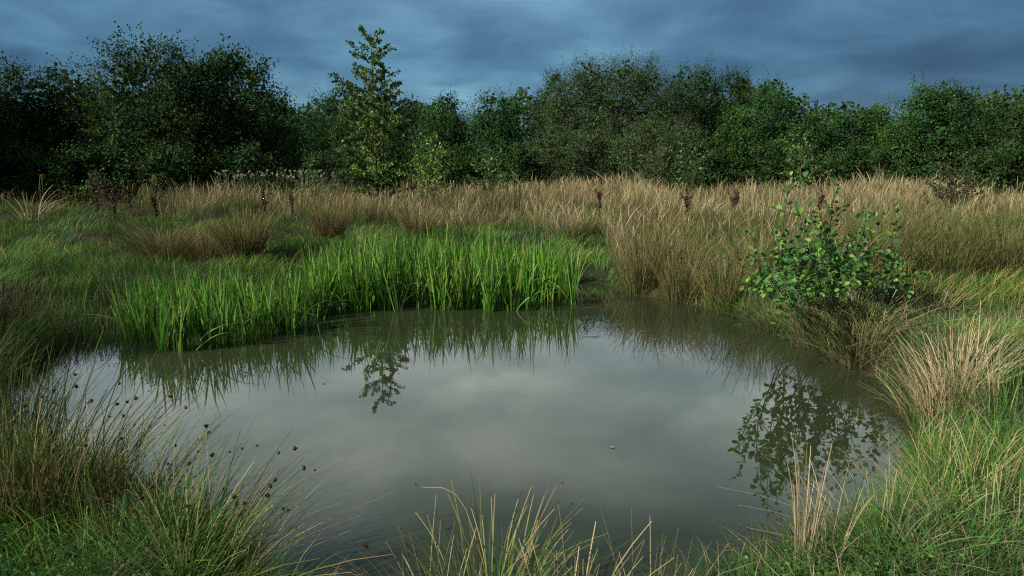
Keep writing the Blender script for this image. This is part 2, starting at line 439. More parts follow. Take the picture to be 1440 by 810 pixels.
# ---- narrow sedge in the shallows left of the irises
def sedge():
    mb = MB()
    n = 12000; px = rng.uniform(20, 470, n); py = rng.uniform(398, 535, n)
    lim = np.interp(px, [20, 60, 110, 200, 300, 470], [530, 512, 490, 478, 454, 427]) + rng.normal(0, 5, n)
    ok = py < lim; px, py = px[ok], py[ok]
    P = np.array([at_z(a, b, .02) for a, b in zip(px, py)]); P[:, 2] = np.maximum(height(P[:, 0], P[:, 1]), -.05); k = len(P)
    h = rng.normal(.24, .07, k).clip(.08, .45)
    blades(mb, P, h, rng.uniform(0, 6.28, k), np.abs(rng.normal(.25, .18, k)), .006 * rng.uniform(.7, 1.4, k), vary(pick(DEEP, k), k), vary(pick([(.06, .14, .03), (.10, .17, .04), (.14, .12, .05)], k), k), segs=4)
    return tag(mb.build('sedge', M_GRASS), 'narrow green sedge in the shallows left of the irises', 'sedge', kind='stuff')
sedge()

# ---- small broad-leaved ground plants on the near left bank and round the bank
def ground_leaves():
    mb = MB()
    def put(n, cx, cy, sx, sy, size, cols):
        px = rng.normal(cx, sx, n); py = rng.normal(cy, sy, n)
        P = np.array([at_z(a, b, .25) for a, b in zip(px, np.maximum(py, 380))]); d = sdist(P[:, 0], P[:, 1]); P = P[d > .02]
        P[:, 2] = height(P[:, 0], P[:, 1]) + rng.uniform(.03, .16, len(P)); k = len(P)
        th = rng.uniform(0, 6.28, k); ax = np.stack([np.cos(th), np.sin(th), rng.uniform(-.2, .3, k)], -1)
        nr = norm(rng.normal(0, .4, (k, 3)) + [0, -.2, 1])
        leaves(mb, P, ax, nr, size * rng.uniform(.6, 1.3, k), size * rng.uniform(.5, .9, k), vary(pick(cols, k), k, .2), True)
    put(4200, 230, 800, 130, 70, .021, [(.05, .14, .025), (.07, .18, .03), (.045, .11, .035)])
    put(1800, 30, 790, 60, 60, .020, [(.04, .11, .025), (.05, .12, .03)])
    put(1200, 1180, 800, 90, 25, .017, [(.06, .16, .03), (.08, .19, .03)])
    put(1600, 848, 380, 16, 12, .035, [(.05, .15, .025), (.08, .20, .03)])
    put(1600, 1385, 640, 60, 60, .022, [(.06, .15, .03), (.08, .17, .03)])
    put(1100, 1180, 455, 70, 20, .03, [(.06, .15, .03), (.08, .17, .03)])
    return tag(mb.build('clover', M_SHRUB), 'low clover and creeping buttercup leaves in the bank grass', 'ground plants', kind='stuff')
ground_leaves()

# ------------------------------------------------------------------ rush and grass tussocks: each a thing
def seed_head(mb, c, r, col):
    k = 16
    th = rng.uniform(0, 6.28, k); ph = rng.uniform(-.6, 1.2, k)
    ax = np.stack([np.cos(th) * np.cos(ph), np.sin(th) * np.cos(ph), np.sin(ph)], -1)
    leaves(mb, np.tile(c, (k, 1)) - ax * r * .2, ax, norm(rng.normal(0, 1, (k, 3))), r * rng.uniform(.6, 1.35, k), r * .6, vary(col, k, .2), True)
    # a small solid core
    a = np.linspace(0, 6.28, 5)[:-1]
    tube(mb, [c - [0, 0, r * .7], c - [0, 0, r * .3], c + [0, 0, r * .3], c + [0, 0, r * .7]], [r * .1, r * .55, r * .55, r * .1], col, 6)
def tussock(px, py, n, hh, spread, label, tips, bases=OLIVE, w=.0035, lean=.35, bias=None, heads=0, head_r=.0115, straight=1.3, name='rush_tussock', cat='rush tussock', group='rush tussocks in the meadow and on the banks', pos=None, up=False):
    o = np.array(pos) if pos is not None else on_ground(px, py)
    mb = MB(); r = spread * np.sqrt(rng.random(n)); th = rng.uniform(0, 6.28, n)
    P = np.stack([o[0] + r * np.cos(th), o[1] + r * np.sin(th), np.zeros(n)], -1); P[:, 2] = np.maximum(height(P[:, 0], P[:, 1]), -.03) - .01
    h = hh * rng.normal(.8, .16, n).clip(.3, 1.12)
    az = th + rng.normal(0, .5, n); ln = np.abs(rng.normal(lean, lean * .55, n)) + .25 * r / max(spread, .01) * lean
    if bias is not None:
        bx, by = np.cos(az) * ln + bias[0], np.sin(az) * ln + bias[1]; az = np.arctan2(by, bx); ln = np.hypot(bx, by)
    pw, dr = rng.uniform(1.0, straight + .7, n), rng.uniform(0, .15, n)
    T = blades(mb, P, h, az, ln, w * rng.uniform(.7, 1.3, n), vary(pick(bases, n), n), vary(pick(tips, n), n, .2), segs=5, power=pw, droop=dr, prof=[.8, 1, 1, .95, .85, .7, .5])
    root = empty(name, o, label, cat, group)
    a = mb.build('stems', M_GRASS, root, o)
    if heads:
        for k in rng.choice(n, heads * 3, replace=False):
            if heads <= 0: break
            if h[k] < hh * .7: continue
            # the head sits on the stem a little below its tip
            t = rng.choice([.8, 1.0, 1.0]); rad = ln[k] * h[k] * t ** pw[k]
            hd = MB(); c = P[k] + [math.cos(az[k]) * rad, math.sin(az[k]) * rad, h[k] * (t - dr[k] * t ** 3 - .15 * min(ln[k], 1.6) ** 2 * t ** 2)]
            seed_head(hd, c, head_r * rng.uniform(.6, 1.3), np.array([.065, .034, .018]) * rng.uniform(.7, 1.5))
            hd.build('seed_head', M_SEED, root, o); heads -= 1
    return root
DRY = STRAW + RUSH[2:]
T = tussock
G2 = 'seed-headed rushes on the near left bank'
# near left bank
T(20, 735, 230, .82, .18, 'tall rush tussock at the left edge of the near bank, full of brown seed heads', RUSH[:3] + DEEP + PALE[2:], w=.0045, lean=.28, bias=(.12, .05), heads=16, group=G2)
T(95, 735, 220, .78, .18, 'rush tussock with brown seed heads on the near left bank, second from left', RUSH[:3] + DEEP[:2] + PALE[2:], w=.0045, lean=.3, bias=(.25, .1), heads=20, group=G2)
T(180, 760, 180, .56, .18, 'leaning rush tussock between the left-edge rushes and the clump arching over the water', RUSH[:3] + GREEN[:1], w=.0045, lean=.38, bias=(.3, .1), heads=14, group=G2)
T(275, 800, 270, .56, .18, 'green near-left rush tussock whose seed-headed stems arch right over the water', GREEN[:2] + RUSH[:3] + PALE[2:], bases=DEEP, w=.0045, lean=.42, bias=(.32, .12), heads=24, group=G2)
T(285, 860, 180, .50, .12, 'low rush clump at the bottom edge with stems bent right over the open water', RUSH + STRAW[:1], bases=DEEP, w=.0045, lean=.6, bias=(.35, .0), heads=12, group=G2)
T(225, 830, 420, .36, .20, 'lush green grass clump at the bottom edge, left of the arching rushes', GREEN, bases=DEEP, w=.0045, lean=.5, name='grass_tussock', cat='grass tussock', group='green clumps on the near bank')
T(130, 840, 380, .34, .26, 'lush green grass clump in the bottom left corner', GREEN, bases=DEEP, w=.0045, lean=.5, name='grass_tussock', cat='grass tussock', group='green clumps on the near bank')
T(275, 780, 300, .34, .16, 'green grass clump at the water edge under the arching rushes', GREEN + PALE[:1], bases=DEEP, w=.0040, lean=.5, name='grass_tussock', cat='grass tussock', group='green clumps on the near bank')
T(1400, 700, 380, .36, .28, 'green grass clump at the right edge below the bleached straw tussocks', GREEN, bases=DEEP, w=.0040, lean=.5, name='grass_tussock', cat='grass tussock', group='green clumps on the near bank')
T(1290, 800, 320, .28, .24, 'green grass clump at the bottom edge right of the bleached stalks', GREEN, bases=DEEP, w=.0040, lean=.5, name='grass_tussock', cat='grass tussock', group='green clumps on the near bank')
T(1120, 462, 260, .32, .30, 'green grass clump on the bank right under the alder bush', GREEN + PALE[2:], bases=DEEP, w=.0048, lean=.6, bias=(-.2, -.2), name='grass_tussock', cat='grass tussock', group='grass under the alder bush')
T(1195, 482, 260, .32, .28, 'straw-tipped grass clump on the bank below the right half of the alder bush', GREEN + PALE, bases=DEEP, w=.0046, lean=.6, bias=(-.3, -.2), name='grass_tussock', cat='grass tussock', group='grass under the alder bush')
T(1040, 440, 220, .30, .25, 'short green grass clump on the bank left of the alder bush', GREEN + PALE[2:], bases=DEEP, w=.0048, lean=.6, bias=(-.2, -.2), name='grass_tussock', cat='grass tussock', group='grass under the alder bush')
T(1085, 462, 200, .34, .18, 'straw-tipped grass tuft hanging over the water left of the alder bush foot', GREEN + PALE, bases=OLIVE, w=.0046, lean=.55, bias=(-.35, -.3), name='grass_tussock', cat='grass tussock', group='grass under the alder bush')
T(1145, 480, 240, .40, .20, 'pale grass tuft hanging over the water in front of the alder bush foot', GREEN[1:] + PALE + PALE, bases=OLIVE, w=.0046, lean=.5, bias=(-.3, -.3), name='grass_tussock', cat='grass tussock', group='grass under the alder bush')
T(1205, 508, 240, .38, .20, 'pale grass tuft on the bank edge between the alder bush and the bleached straw tussock', GREEN[1:] + PALE + PALE, bases=OLIVE, w=.0046, lean=.5, bias=(-.3, -.25), name='grass_tussock', cat='grass tussock', group='grass under the alder bush')
T(1175, 462, 240, .36, .24, 'straw and green grass tuft right at the foot of the alder bush', GREEN[1:] + PALE, bases=OLIVE, w=.0046, lean=.45, bias=(-.1, -.2), name='grass_tussock', cat='grass tussock', group='grass under the alder bush')
T(150, 690, 70, .50, .16, 'thin sparse rushes standing in the water behind the left seed-headed rushes', RUSH[:3], bases=DEEP, w=.0040, lean=.3)
# near bottom centre, rooted just below the frame
T(690, 930, 240, .46, .22, 'upright pale-tipped rush tussock at the bottom centre of the pond edge', PALE[1:] + RUSH + GREEN[:1], bases=GREEN, w=.0046, lean=.34, heads=9, head_r=.007, group='rushes on the near bank')
T(800, 933, 130, .44, .15, 'thin rush clump right beside the bottom-centre tussock', PALE + RUSH, bases=GREEN, w=.0044, lean=.3, heads=4, head_r=.007, group='rushes on the near bank')
T(910, 918, 110, .43, .16, 'small sparse rush clump between the bottom-centre tussock and the right bank', PALE[:2] + RUSH, bases=GREEN, w=.0038, lean=.5, heads=0, group='rushes on the near bank')
T(600, 935, 70, .42, .12, 'few thin rush stems leaning left of the bottom-centre tussock', PALE[:2] + RUSH, bases=GREEN, w=.0038, lean=.5, bias=(-.3, 0), heads=3, head_r=.007, group='rushes on the near bank')
# near right bank
T(1128, 800, 34, .62, .045, 'bundle of tall bleached grass stalks standing before the bottom right of the pond', PALE, bases=PALE, w=.0036, lean=.10, name='grass_tussock', cat='grass tussock', group='pale grass on the near bank')
T(1165, 790, 24, .50, .05, 'second bundle of bleached stalks, just right of the tallest one', PALE, bases=PALE, w=.0034, lean=.16, name='grass_tussock', cat='grass tussock', group='pale grass on the near bank')
T(1235, 785, 120, .42, .16, 'loose straw tussock in the bottom right corner of the water edge', PALE + GREEN[:2], bases=GREEN, w=.0038, lean=.55, name='grass_tussock', cat='grass tussock', group='pale grass on the near bank')
T(1330, 730, 220, .42, .22, 'straw and green tussock leaning over the right edge of the water', PALE + STRAW[:2] + GREEN[:2], bases=GREEN, w=.0036, lean=.6, bias=(-.25, 0), name='grass_tussock', cat='grass tussock', group='pale grass on the near bank')
T(1400, 790, 200, .45, .22, 'mixed green tussock in the bottom right corner', PALE + GREEN, bases=DEEP, w=.0036, lean=.5, name='grass_tussock', cat='grass tussock', group='pale grass on the near bank')
T(1345, 560, 340, .56, .20, 'big bleached straw tussock fanning out on the right bank', PALE, bases=PALE, w=.0042, lean=.42, name='grass_tussock', cat='grass tussock', group='pale grass on the right bank')
T(1300, 590, 140, .36, .16, 'small straw tussock hanging over the water below the big bleached one', PALE, bases=OLIVE, w=.0038, lean=.7, bias=(-.3, -.1), name='grass_tussock', cat='grass tussock', group='pale grass on the right bank')
T(1415, 600, 170, .55, .18, 'tall thin straw tussock at the right edge beside the big bleached one', PALE + GREEN, bases=GREEN, w=.0036, lean=.35, name='grass_tussock', cat='grass tussock', group='pale grass on the right bank')
T(1230, 470, 160, .40, .22, 'flattened brown tussock just right of the leafy alder bush', STRAW + PALE, w=.0045, lean=.9, name='grass_tussock', cat='grass tussock', group='pale grass on the right bank')
T(1300, 440, 200, .42, .22, 'half fallen straw tussock behind the big bleached one on the right bank', STRAW + PALE, w=.0045, lean=.9, name='grass_tussock', cat='grass tussock', group='pale grass on the right bank')
# right of the pond, behind the water
for a in ((900, 408, 420, .82, .26, 'tall reddish rush tussock at the far right corner of the pond', .28),
          (960, 420, 380, .72, .24, 'rush tussock on the far bank, second to the right from the pond corner', .34),
          (1018, 430, 360, .66, .24, 'rush tussock on the far bank just left of the leafy alder bush', .42),
          (935, 385, 300, .80, .26, 'rush tussock behind the two on the far right bank', .30),
          (1065, 400, 260, .80, .26, 'rush tussock standing behind the left side of the alder bush', .3),
          (1235, 388, 460, .95, .30, 'big green rush tussock behind the right side of the alder bush', .35),
          (1330, 395, 420, .90, .30, 'olive rush tussock in the right meadow, next to the big green one', .38),
          (1410, 388, 420, .95, .30, 'dark rush tussock at the right edge of the meadow', .35),
          (1290, 360, 360, .95, .30, 'rush tussock further back between the two big ones on the right', .34)):
    tips = RUSH + STRAW[2:3] if a[0] < 1100 else RUSH[:3] + RUSH[:2]
    T(a[0], a[1], a[2], a[3], a[4], a[5], tips, bases=OLIVE + DEEP[2:], w=.0055, lean=a[6])
# left and centre mid-ground
for a in ((235, 370, 620, .72, .36, 'low tangled brown tussock at the left, right of the green flat', .55, RUSH[2:] + OLIVE),
          (345, 368, 700, .86, .26, 'dark upright rush tussock behind the left iris clump', .35, RUSH),
          (292, 372, 560, .68, .30, 'matted brown tussock between the tangled one and the dark upright one', .5, RUSH[1:] + OLIVE),
          (465, 340, 460, .95, .24, 'narrow dark olive tussock left of the young alder, behind the irises', .28, RUSH[1:]),
          (588, 332, 460, .74, .30, 'reddish brown tussock right behind the middle of the iris bed', .38, DRY),
          (650, 318, 420, .90, .34, 'olive rush tussock behind the reddish one in the middle', .45, RUSH),
          (700, 322, 240, .60, .3, 'straw tussock right of the olive one in the middle', .5, DRY),
          (60, 300, 200, .42, .3, 'grey tussock at the left end of the green flat', .7, PALE + OLIVE),
          (530, 312, 200, .55, .3, 'straw tussock at the foot of the young alder', .5, STRAW),
          (800, 335, 180, .5, .3, 'pale tussock behind the right end of the iris bed', .55, DRY + PALE)):
    T(a[0], a[1], a[2], a[3], a[4], a[5], a[7], bases=[(.07, .065, .028), (.10, .08, .035)], w=.0068, lean=a[6])
T(-12, 470, 420, .60, .30, 'dark brown tussock at the left edge of the pond', [(.07, .05, .03), (.10, .07, .035), (.05, .06, .02)], bases=[(.04, .035, .02)], w=.0045, lean=.25, heads=0)
T(20, 610, 300, .60, .18, 'dark green rush tussock at the left edge between the pond corner and the seed-headed rushes', RUSH[:2] + [(.10, .07, .035)], bases=DEEP[:1], w=.0045, lean=.4)
T(-70, 560, 380, .75, .26, 'dark rush tussock at the left edge, in front of the brown one', RUSH[:2] + [(.10, .07, .035)], bases=DEEP[:1], w=.0045, lean=.4, heads=8)
T(45, 312, 34, .95, .22, 'tuft of tall bleached stalks arching at the far left of the meadow', PALE, bases=PALE, w=.013, lean=.55, name='grass_tussock', cat='grass tussock', group='pale grass stalks')

# the single bleached stalk that arches over the bottom-centre rushes
mb = MB(); q0 = on_ground(690, 925)
pts = np.array([at_y(x, y, 2.72) for x, y in ((682, 800), (668, 752), (655, 715), (640, 694), (622, 686), (592, 685))])
pts = np.concatenate([[q0], pts]); tube(mb, pts, [.0028, .0028, .0027, .0026, .0024, .0022, .0012], np.array([(.22, .24, .07)] * 12 + [(.5, .42, .24)] * 30), 6)
tag(mb.build('dead_stalk', M_GRASS, None, q0), 'single bleached stalk arching over to the left above the bottom-centre rushes', 'grass stalk')

# ------------------------------------------------------------------ yellow-flag irises: each clump a thing
def iris_clump(px, py, n, hh, spread, label, lean=.17, bias=(0, 0)):
    o = at_z(px, py, 0.0); mb = MB()
    fans = max(3, n // 6); mf = MB()
    for f in range(fans):
        r = spread * math.sqrt(rng.random()); th = rng.uniform(0, 6.28); c = o + [r * math.cos(th), r * math.sin(th), 0]
        m = int(rng.integers(5, 9)); plane = rng.uniform(0, math.pi)
        off = np.linspace(-1, 1, m) + rng.normal(0, .1, m)
        P = c + np.stack([np.cos(plane) * off * .03, np.sin(plane) * off * .03, off * 0 - .06], -1) + rng.normal(0, .012, (m, 3)) * [1, 1, 0]
        h = hh * (1 - .30 * np.abs(off) ** 1.5) * rng.normal(.92, .12, m).clip(.5, 1.15)
        lx = np.cos(plane) * off * lean * 1.3 + bias[0] + rng.normal(0, lean * .7, m); ly = np.sin(plane) * off * lean * 1.3 + bias[1] + rng.normal(0, lean * .7, m)
        az = np.arctan2(ly, lx); ln = np.hypot(lx, ly)
        fold = rng.random(m) < .10; ln = np.where(fold, rng.uniform(.7, 1.2, m), ln); dr = np.where(fold, .35, .01)
        cols = vary(pick(IRIS, m), m, .16); tipc = np.where((rng.random(m) < .05)[:, None], (.26, .24, .07), cols * 1.15)
        yel = rng.random(m) < .06; cols[yel] = (.28, .26, .06)
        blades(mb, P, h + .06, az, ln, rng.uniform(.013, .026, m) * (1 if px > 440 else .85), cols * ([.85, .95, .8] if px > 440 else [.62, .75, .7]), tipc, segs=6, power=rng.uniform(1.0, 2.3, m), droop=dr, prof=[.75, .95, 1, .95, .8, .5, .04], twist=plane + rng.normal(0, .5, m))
    return tag(mb.build('iris_clump', M_IRIS, None, o), label, 'iris', 'yellow flag irises standing in the pond edge')
iris_clump(428, 463, 40, .70, .15, 'iris clump at the corner where the left lobe meets the long bed', lean=.2)
BED = 'upright bright green iris clump inside the dense bed along the far pond edge'
BEDL = 'dark green iris clump inside the left lobe of the bed, standing in the shallows'
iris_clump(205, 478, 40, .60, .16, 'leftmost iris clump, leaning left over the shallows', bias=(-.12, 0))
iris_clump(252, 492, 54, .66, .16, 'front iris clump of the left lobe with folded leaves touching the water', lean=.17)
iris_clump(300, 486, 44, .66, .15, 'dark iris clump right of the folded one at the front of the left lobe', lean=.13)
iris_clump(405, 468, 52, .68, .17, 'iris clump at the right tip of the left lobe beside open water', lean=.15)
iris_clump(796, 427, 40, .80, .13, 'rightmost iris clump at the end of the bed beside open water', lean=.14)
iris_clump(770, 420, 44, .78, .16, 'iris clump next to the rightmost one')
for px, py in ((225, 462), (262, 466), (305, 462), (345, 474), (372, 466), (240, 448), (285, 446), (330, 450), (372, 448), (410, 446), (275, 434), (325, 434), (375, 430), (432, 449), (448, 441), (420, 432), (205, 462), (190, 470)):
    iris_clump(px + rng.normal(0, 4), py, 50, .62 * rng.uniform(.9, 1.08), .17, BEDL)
for row, ys_, hh in ((0, 434, .80), (1, 424, .84), (2, 414, .88), (3, 405, .86), (4, 397, .78)):
    for px in np.arange(452, 774 - row * 4, 36 if row < 4 else 42):
        x = px + (row % 2) * 17 + rng.normal(0, 5); y = ys_ - (x - 600) * .018 + rng.normal(0, 1.5)
        hm = hh * (1.06 if 540 < x < 620 else (.90 if x < 500 else .95)) * rng.uniform(.93, 1.07)
        iris_clump(x, y, 50, hm * .98, .18, BED)

# ------------------------------------------------------------------ trees
def branchy(mb, root, top, r0, sides=7, col=(.07, .06, .045), k=8, bend=.04):
    p = curve_pts(root, top, k, bend); tube(mb, p, np.linspace(r0, r0 * .15, k), col, sides); return p
def tree(px, top, half, Y, label, cols, leaf=.12, dens=1.0, low=.25, lobes=9, spiky=.5, shape=1.0, name='broadleaf_tree', group='trees of the wood behind the meadow', cat='tree', base_px=None, narrow=1.0, aspect=.62):
    t = at_y(px, top, Y); x = t[0]; z0 = gz(x, Y); H = (t[2] - z0) - .3 * min(1, (t[2] - z0) / 4); Wd = half / F * Y / cP
    root = np.array([x, Y, z0])
    e = empty(name, root, label, cat, group)
    tb = MB(); tr = branchy(tb, root - [0, 0, .1], root + [rng.normal(0, .1), 0, H * .8], max(.04, H * .018))
    # lobes of foliage round the trunk, filling a dome
    L_, Rr = [], []
    prof = lambda f: Wd * max(.12, 1 - f ** 3.4) ** .6
    for f, k in ((.10, 6), (.28, 6), (.46, 6), (.62, 5), (.76, 4), (.87, 3)):
        a0 = rng.uniform(0, 6.28)
        big = half > 68; k = k * 2 if big else k
        for i in range(k):
            a = a0 + i * 6.283 / k + rng.normal(0, .25); fz = f + rng.normal(0, .05); rr = min(prof(f) * rng.uniform(.30, .56), H * .19)
            q = (prof(f) - rr) * (rng.uniform(.86, 1.08) if big else rng.uniform(.7, 1.18))
            L_.append([x + q * math.cos(a), Y + q * math.sin(a) * .8, z0 + max(low * H, min(fz * H, H - rr))]); Rr.append(rr)
    L_.append([x + rng.normal(0, Wd * .1), Y, z0 + H - min(Wd * .2, H * .1)]); Rr.append(min(Wd * .28, H * .12))
    L_, Rr = np.array(L_), np.array(Rr)
    for c in L_:
        j = min(7, max(1, int((c[2] - z0) / H * 7 * .7))); p = curve_pts(tr[j], c, 5, .08); tube(tb, p, np.linspace(max(.02, H * .006), .008, 5), (.07, .06, .045), 5)
    tb.build('trunk', M_BARK, e, root)
    nc = int(84 * Wd * H * dens * (1.5 if narrow < 1 else 1)) + 40
    k = rng.choice(len(L_), nc, p=Rr ** 2 / (Rr ** 2).sum())
    dv = norm(rng.normal(0, 1, (nc, 3))); dv[:, 1] = np.where(rng.random(nc) < .7, -np.abs(dv[:, 1]), dv[:, 1])
    C = L_[k] + dv * Rr[k][:, None] * rng.uniform(.62, 1.06, nc)[:, None]
    C[:, 2] = np.maximum(C[:, 2], z0 + .15)
    out = norm(C - np.array([x, Y, z0 + H * .45]))
    m = 30; lf = MB()
    # big inner sprays that close the crown
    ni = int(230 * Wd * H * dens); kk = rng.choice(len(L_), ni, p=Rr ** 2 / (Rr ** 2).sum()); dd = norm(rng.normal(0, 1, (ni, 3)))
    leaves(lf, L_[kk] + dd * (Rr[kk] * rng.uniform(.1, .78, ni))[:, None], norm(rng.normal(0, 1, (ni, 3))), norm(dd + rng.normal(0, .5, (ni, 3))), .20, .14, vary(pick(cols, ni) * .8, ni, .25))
    cc = vary(pick(cols, nc), nc, .34, .08)
    ci = np.repeat(np.arange(nc), m); n = len(ci)
    sg = np.array([.14, .14, .085]) * (1 + .1 * H / 7)
    P = C[ci] + rng.normal(0, 1, (n, 3)) * sg + out[ci] * rng.normal(0, .12, (n, 1))
    nr = norm(out[ci] * .5 + rng.normal(0, .55, (n, 3)) + [0, -.1, .55]); ax = norm(out[ci] * .5 + rng.normal(0, .6, (n, 3)) + [0, 0, -.1])
    leaves(lf, P, ax, nr, leaf * .86 * rng.uniform(.6, 1.25, n), leaf * .86 * aspect * max(narrow, .8) * rng.uniform(.7, 1.2, n), vary(cc[ci], n, .12, .04))
    # sprigs that break the outline
    up = np.where(out[:, 2] > -.1)[0]; ns = int(len(up) * spiky * .26); s = rng.choice(up, ns); tw = MB()
    dr = norm(out[s] * .7 + [0, 0, .9] + rng.normal(0, .3, (ns, 3))); ln = rng.uniform(.25, .95, ns) * (.7 + .06 * H)
    t = rng.random((ns, 12)); Pp = (C[s][:, None] + dr[:, None] * (ln[:, None] * t)[..., None]).reshape(-1, 3) + rng.normal(0, .045, (ns * 12, 3)); q = len(Pp)
    leaves(lf, Pp, norm(np.repeat(dr, 12, 0) + rng.normal(0, .6, (q, 3))), norm(rng.normal(0, .7, (q, 3)) + [0, -.3, .5]), leaf * rng.uniform(.6, 1.1, q), leaf * aspect * narrow, vary(np.repeat(cc[s], 12, 0), q, .18))
    lf.build('crown', M_LEAF, e, root, smooth=False)
    return e
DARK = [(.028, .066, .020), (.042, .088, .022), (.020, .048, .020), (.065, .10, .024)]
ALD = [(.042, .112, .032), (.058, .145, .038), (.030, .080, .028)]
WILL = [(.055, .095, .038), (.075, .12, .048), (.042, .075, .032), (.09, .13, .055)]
FRESH = [(.055, .13, .028), (.075, .16, .034), (.040, .095, .026)]  # lighter leaf greens
YEL = [(.18, .28, .045), (.14, .24, .04), (.22, .31, .06)]
for a in (  # px, top, half-width px, distance, label, colours, leaf, spikiness
    (-150, 30, 120, 22, 'dark tree beyond the left edge of the view', DARK, .13, .5),
    (-5, 74, 66, 25, 'dark bushy tree at the left edge of the view', DARK, .10, .8),
    (88, 74, 66, 26, 'dark tree with spiky top, second from the left edge', DARK, .10, .8),
    (215, 46, 100, 25, 'tallest dark broad tree of the left group', DARK, .10, .9),
    (318, 56, 74, 26, 'dark tree with a loose airy right side, right of the tallest left one', DARK + ALD[:1], .12, .8),
    (372, 118, 56, 29, 'sloping green tree at the right end of the left group', ALD, .115, .5),
    (425, 150, 40, 40, 'low distant tree in the gap left of the young alder', ALD, .09, .5),
    (455, 126, 30, 42, 'thin-topped distant tree rising just left of the young alder', ALD, .09, .7),
    (500, 140, 42, 38, 'dark tree directly behind the young alder', DARK, .10, .5),
    (565, 128, 42, 38, 'dark tree right behind the young alder, on its right side', DARK + ALD[:1], .09, .6),
    (625, 122, 50, 36, 'mid green tree with a spiky top between the young alder and the gap', ALD, .09, .8),
    (700, 120, 52, 35, 'dense rounded green tree just left of the gap in the wood', ALD, .09, .6),
    (778, 92, 42, 37, 'dark narrow tree that leans on the left side of the big willow', DARK + ALD[:1], .09, .7),
    (865, 70, 112, 35, 'big grey-green willow dome, highest in the middle of the wood', WILL, .085, .5),
    (975, 82, 66, 37, 'dark tree right behind the big willow', DARK + ALD[:1], .09, .7),
    (930, 158, 82, 31, 'lower grey-green willow in front of the big willow, right side', WILL, .085, .5),
    (800, 175, 70, 32, 'low olive willow in front of the left foot of the big willow', WILL, .085, .4),
    (1040, 94, 44, 36, 'dark tree with ragged top, right of the dark one behind the willow', DARK, .10, .9),
    (1085, 108, 50, 34, 'green tree with drooping right side in the right half of the wood', ALD, .09, .7),
    (1035, 142, 36, 31, 'pale slender birch-like tree in front of the dark ragged ones', FRESH, .10, .6),
    (1148, 152, 42, 32, 'mid green tree in the dip of the right half of the wood', ALD + FRESH[:1], .11, .6),
    (1190, 150, 36, 33, 'spiky green tree in the dip, beside the mid green one', ALD, .09, .9),
    (1230, 140, 34, 33, 'narrow green tree with a high leader, left of the right-hand dome', FRESH, .09, .9),
    (1265, 165, 45, 31, 'light green bushy tree at the left foot of the right-hand dome', FRESH, .09, .6),
    (1322, 106, 72, 31, 'big dark domed tree in the right part of the wood', WILL[:1] + ALD + DARK[:1], .11, .8),
    (1395, 142, 55, 30, 'dark green tree right of the big dark dome', DARK + ALD, .09, .7),
    (1455, 132, 48, 29, 'dark tree at the right edge of the view', DARK, .10, .7),
    (1560, 110, 90, 30, 'dark tree beyond the right edge of the view', DARK, .12, .7)):
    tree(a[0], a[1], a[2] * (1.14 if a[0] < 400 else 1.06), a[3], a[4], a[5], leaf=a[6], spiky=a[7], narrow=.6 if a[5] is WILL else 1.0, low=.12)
# unseen trees added outside the view on the left to shade the left bank
for X_, Y_, lab in ((-12.5, 2.2, 'unseen tree added left of the pond to shade the bank'), (-14.8, 4.6, 'unseen tree added further left of the pond to shade the bank')):
    u_ = 720 + F * X_ / 12
    def shade_tree(x, y):
        root = np.array([x, y, gz(x, y)]); e = empty('broadleaf_tree', root, lab, 'tree'); tb, lf = MB(), MB()
        branchy(tb, root, root + [0, 0, 5.2], .1); n = 26000
        P = norm(rng.normal(0, 1, (n, 3))) * (rng.random((n, 1)) ** .4) * [1.9, 1.9, 2.3]; P = P * (1 + .25 * np.sin(P[:, [1, 2, 0]] * 3)) + root + [0, 0, 3.6]
        leaves(lf, P, norm(rng.normal(0, 1, (n, 3))), norm(rng.normal(0, .6, (n, 3)) + [0, 0, .6]), .12, .08, vary(pick(DARK, n), n))
        tb.build('trunk', M_BARK, e, root); lf.build('crown', M_LEAF, e, root, smooth=False)
    shade_tree(X_, Y_)
# the same wood goes on behind: one far mass nobody could count
def far_wood():
    lf = MB(); n = 90000
    x = rng.uniform(-48, 52, n); y = 46 + rng.random(n) * 5 + .8 * np.sin(x * .4)
    top = 5.3 + .7 * np.sin(x * .45) + .5 * np.sin(x * 1.13 + 1) + .35 * np.sin(x * 2.7)
    z = .2 + top * rng.random(n) ** .8
    P = np.stack([x, y, z], -1)
    leaves(lf, P, norm(rng.normal(0, 1, (n, 3))), norm(rng.normal(0, .6, (n, 3)) + [0, -.6, .5]), .30 * rng.uniform(.6, 1.3, n), .2, vary(pick(DARK, n), n, .2))
    tag(lf.build('undergrowth', M_LEAF, None, None, False), 'dark far wood and undergrowth filling the gaps behind the trees', 'woodland', kind='stuff')
far_wood()
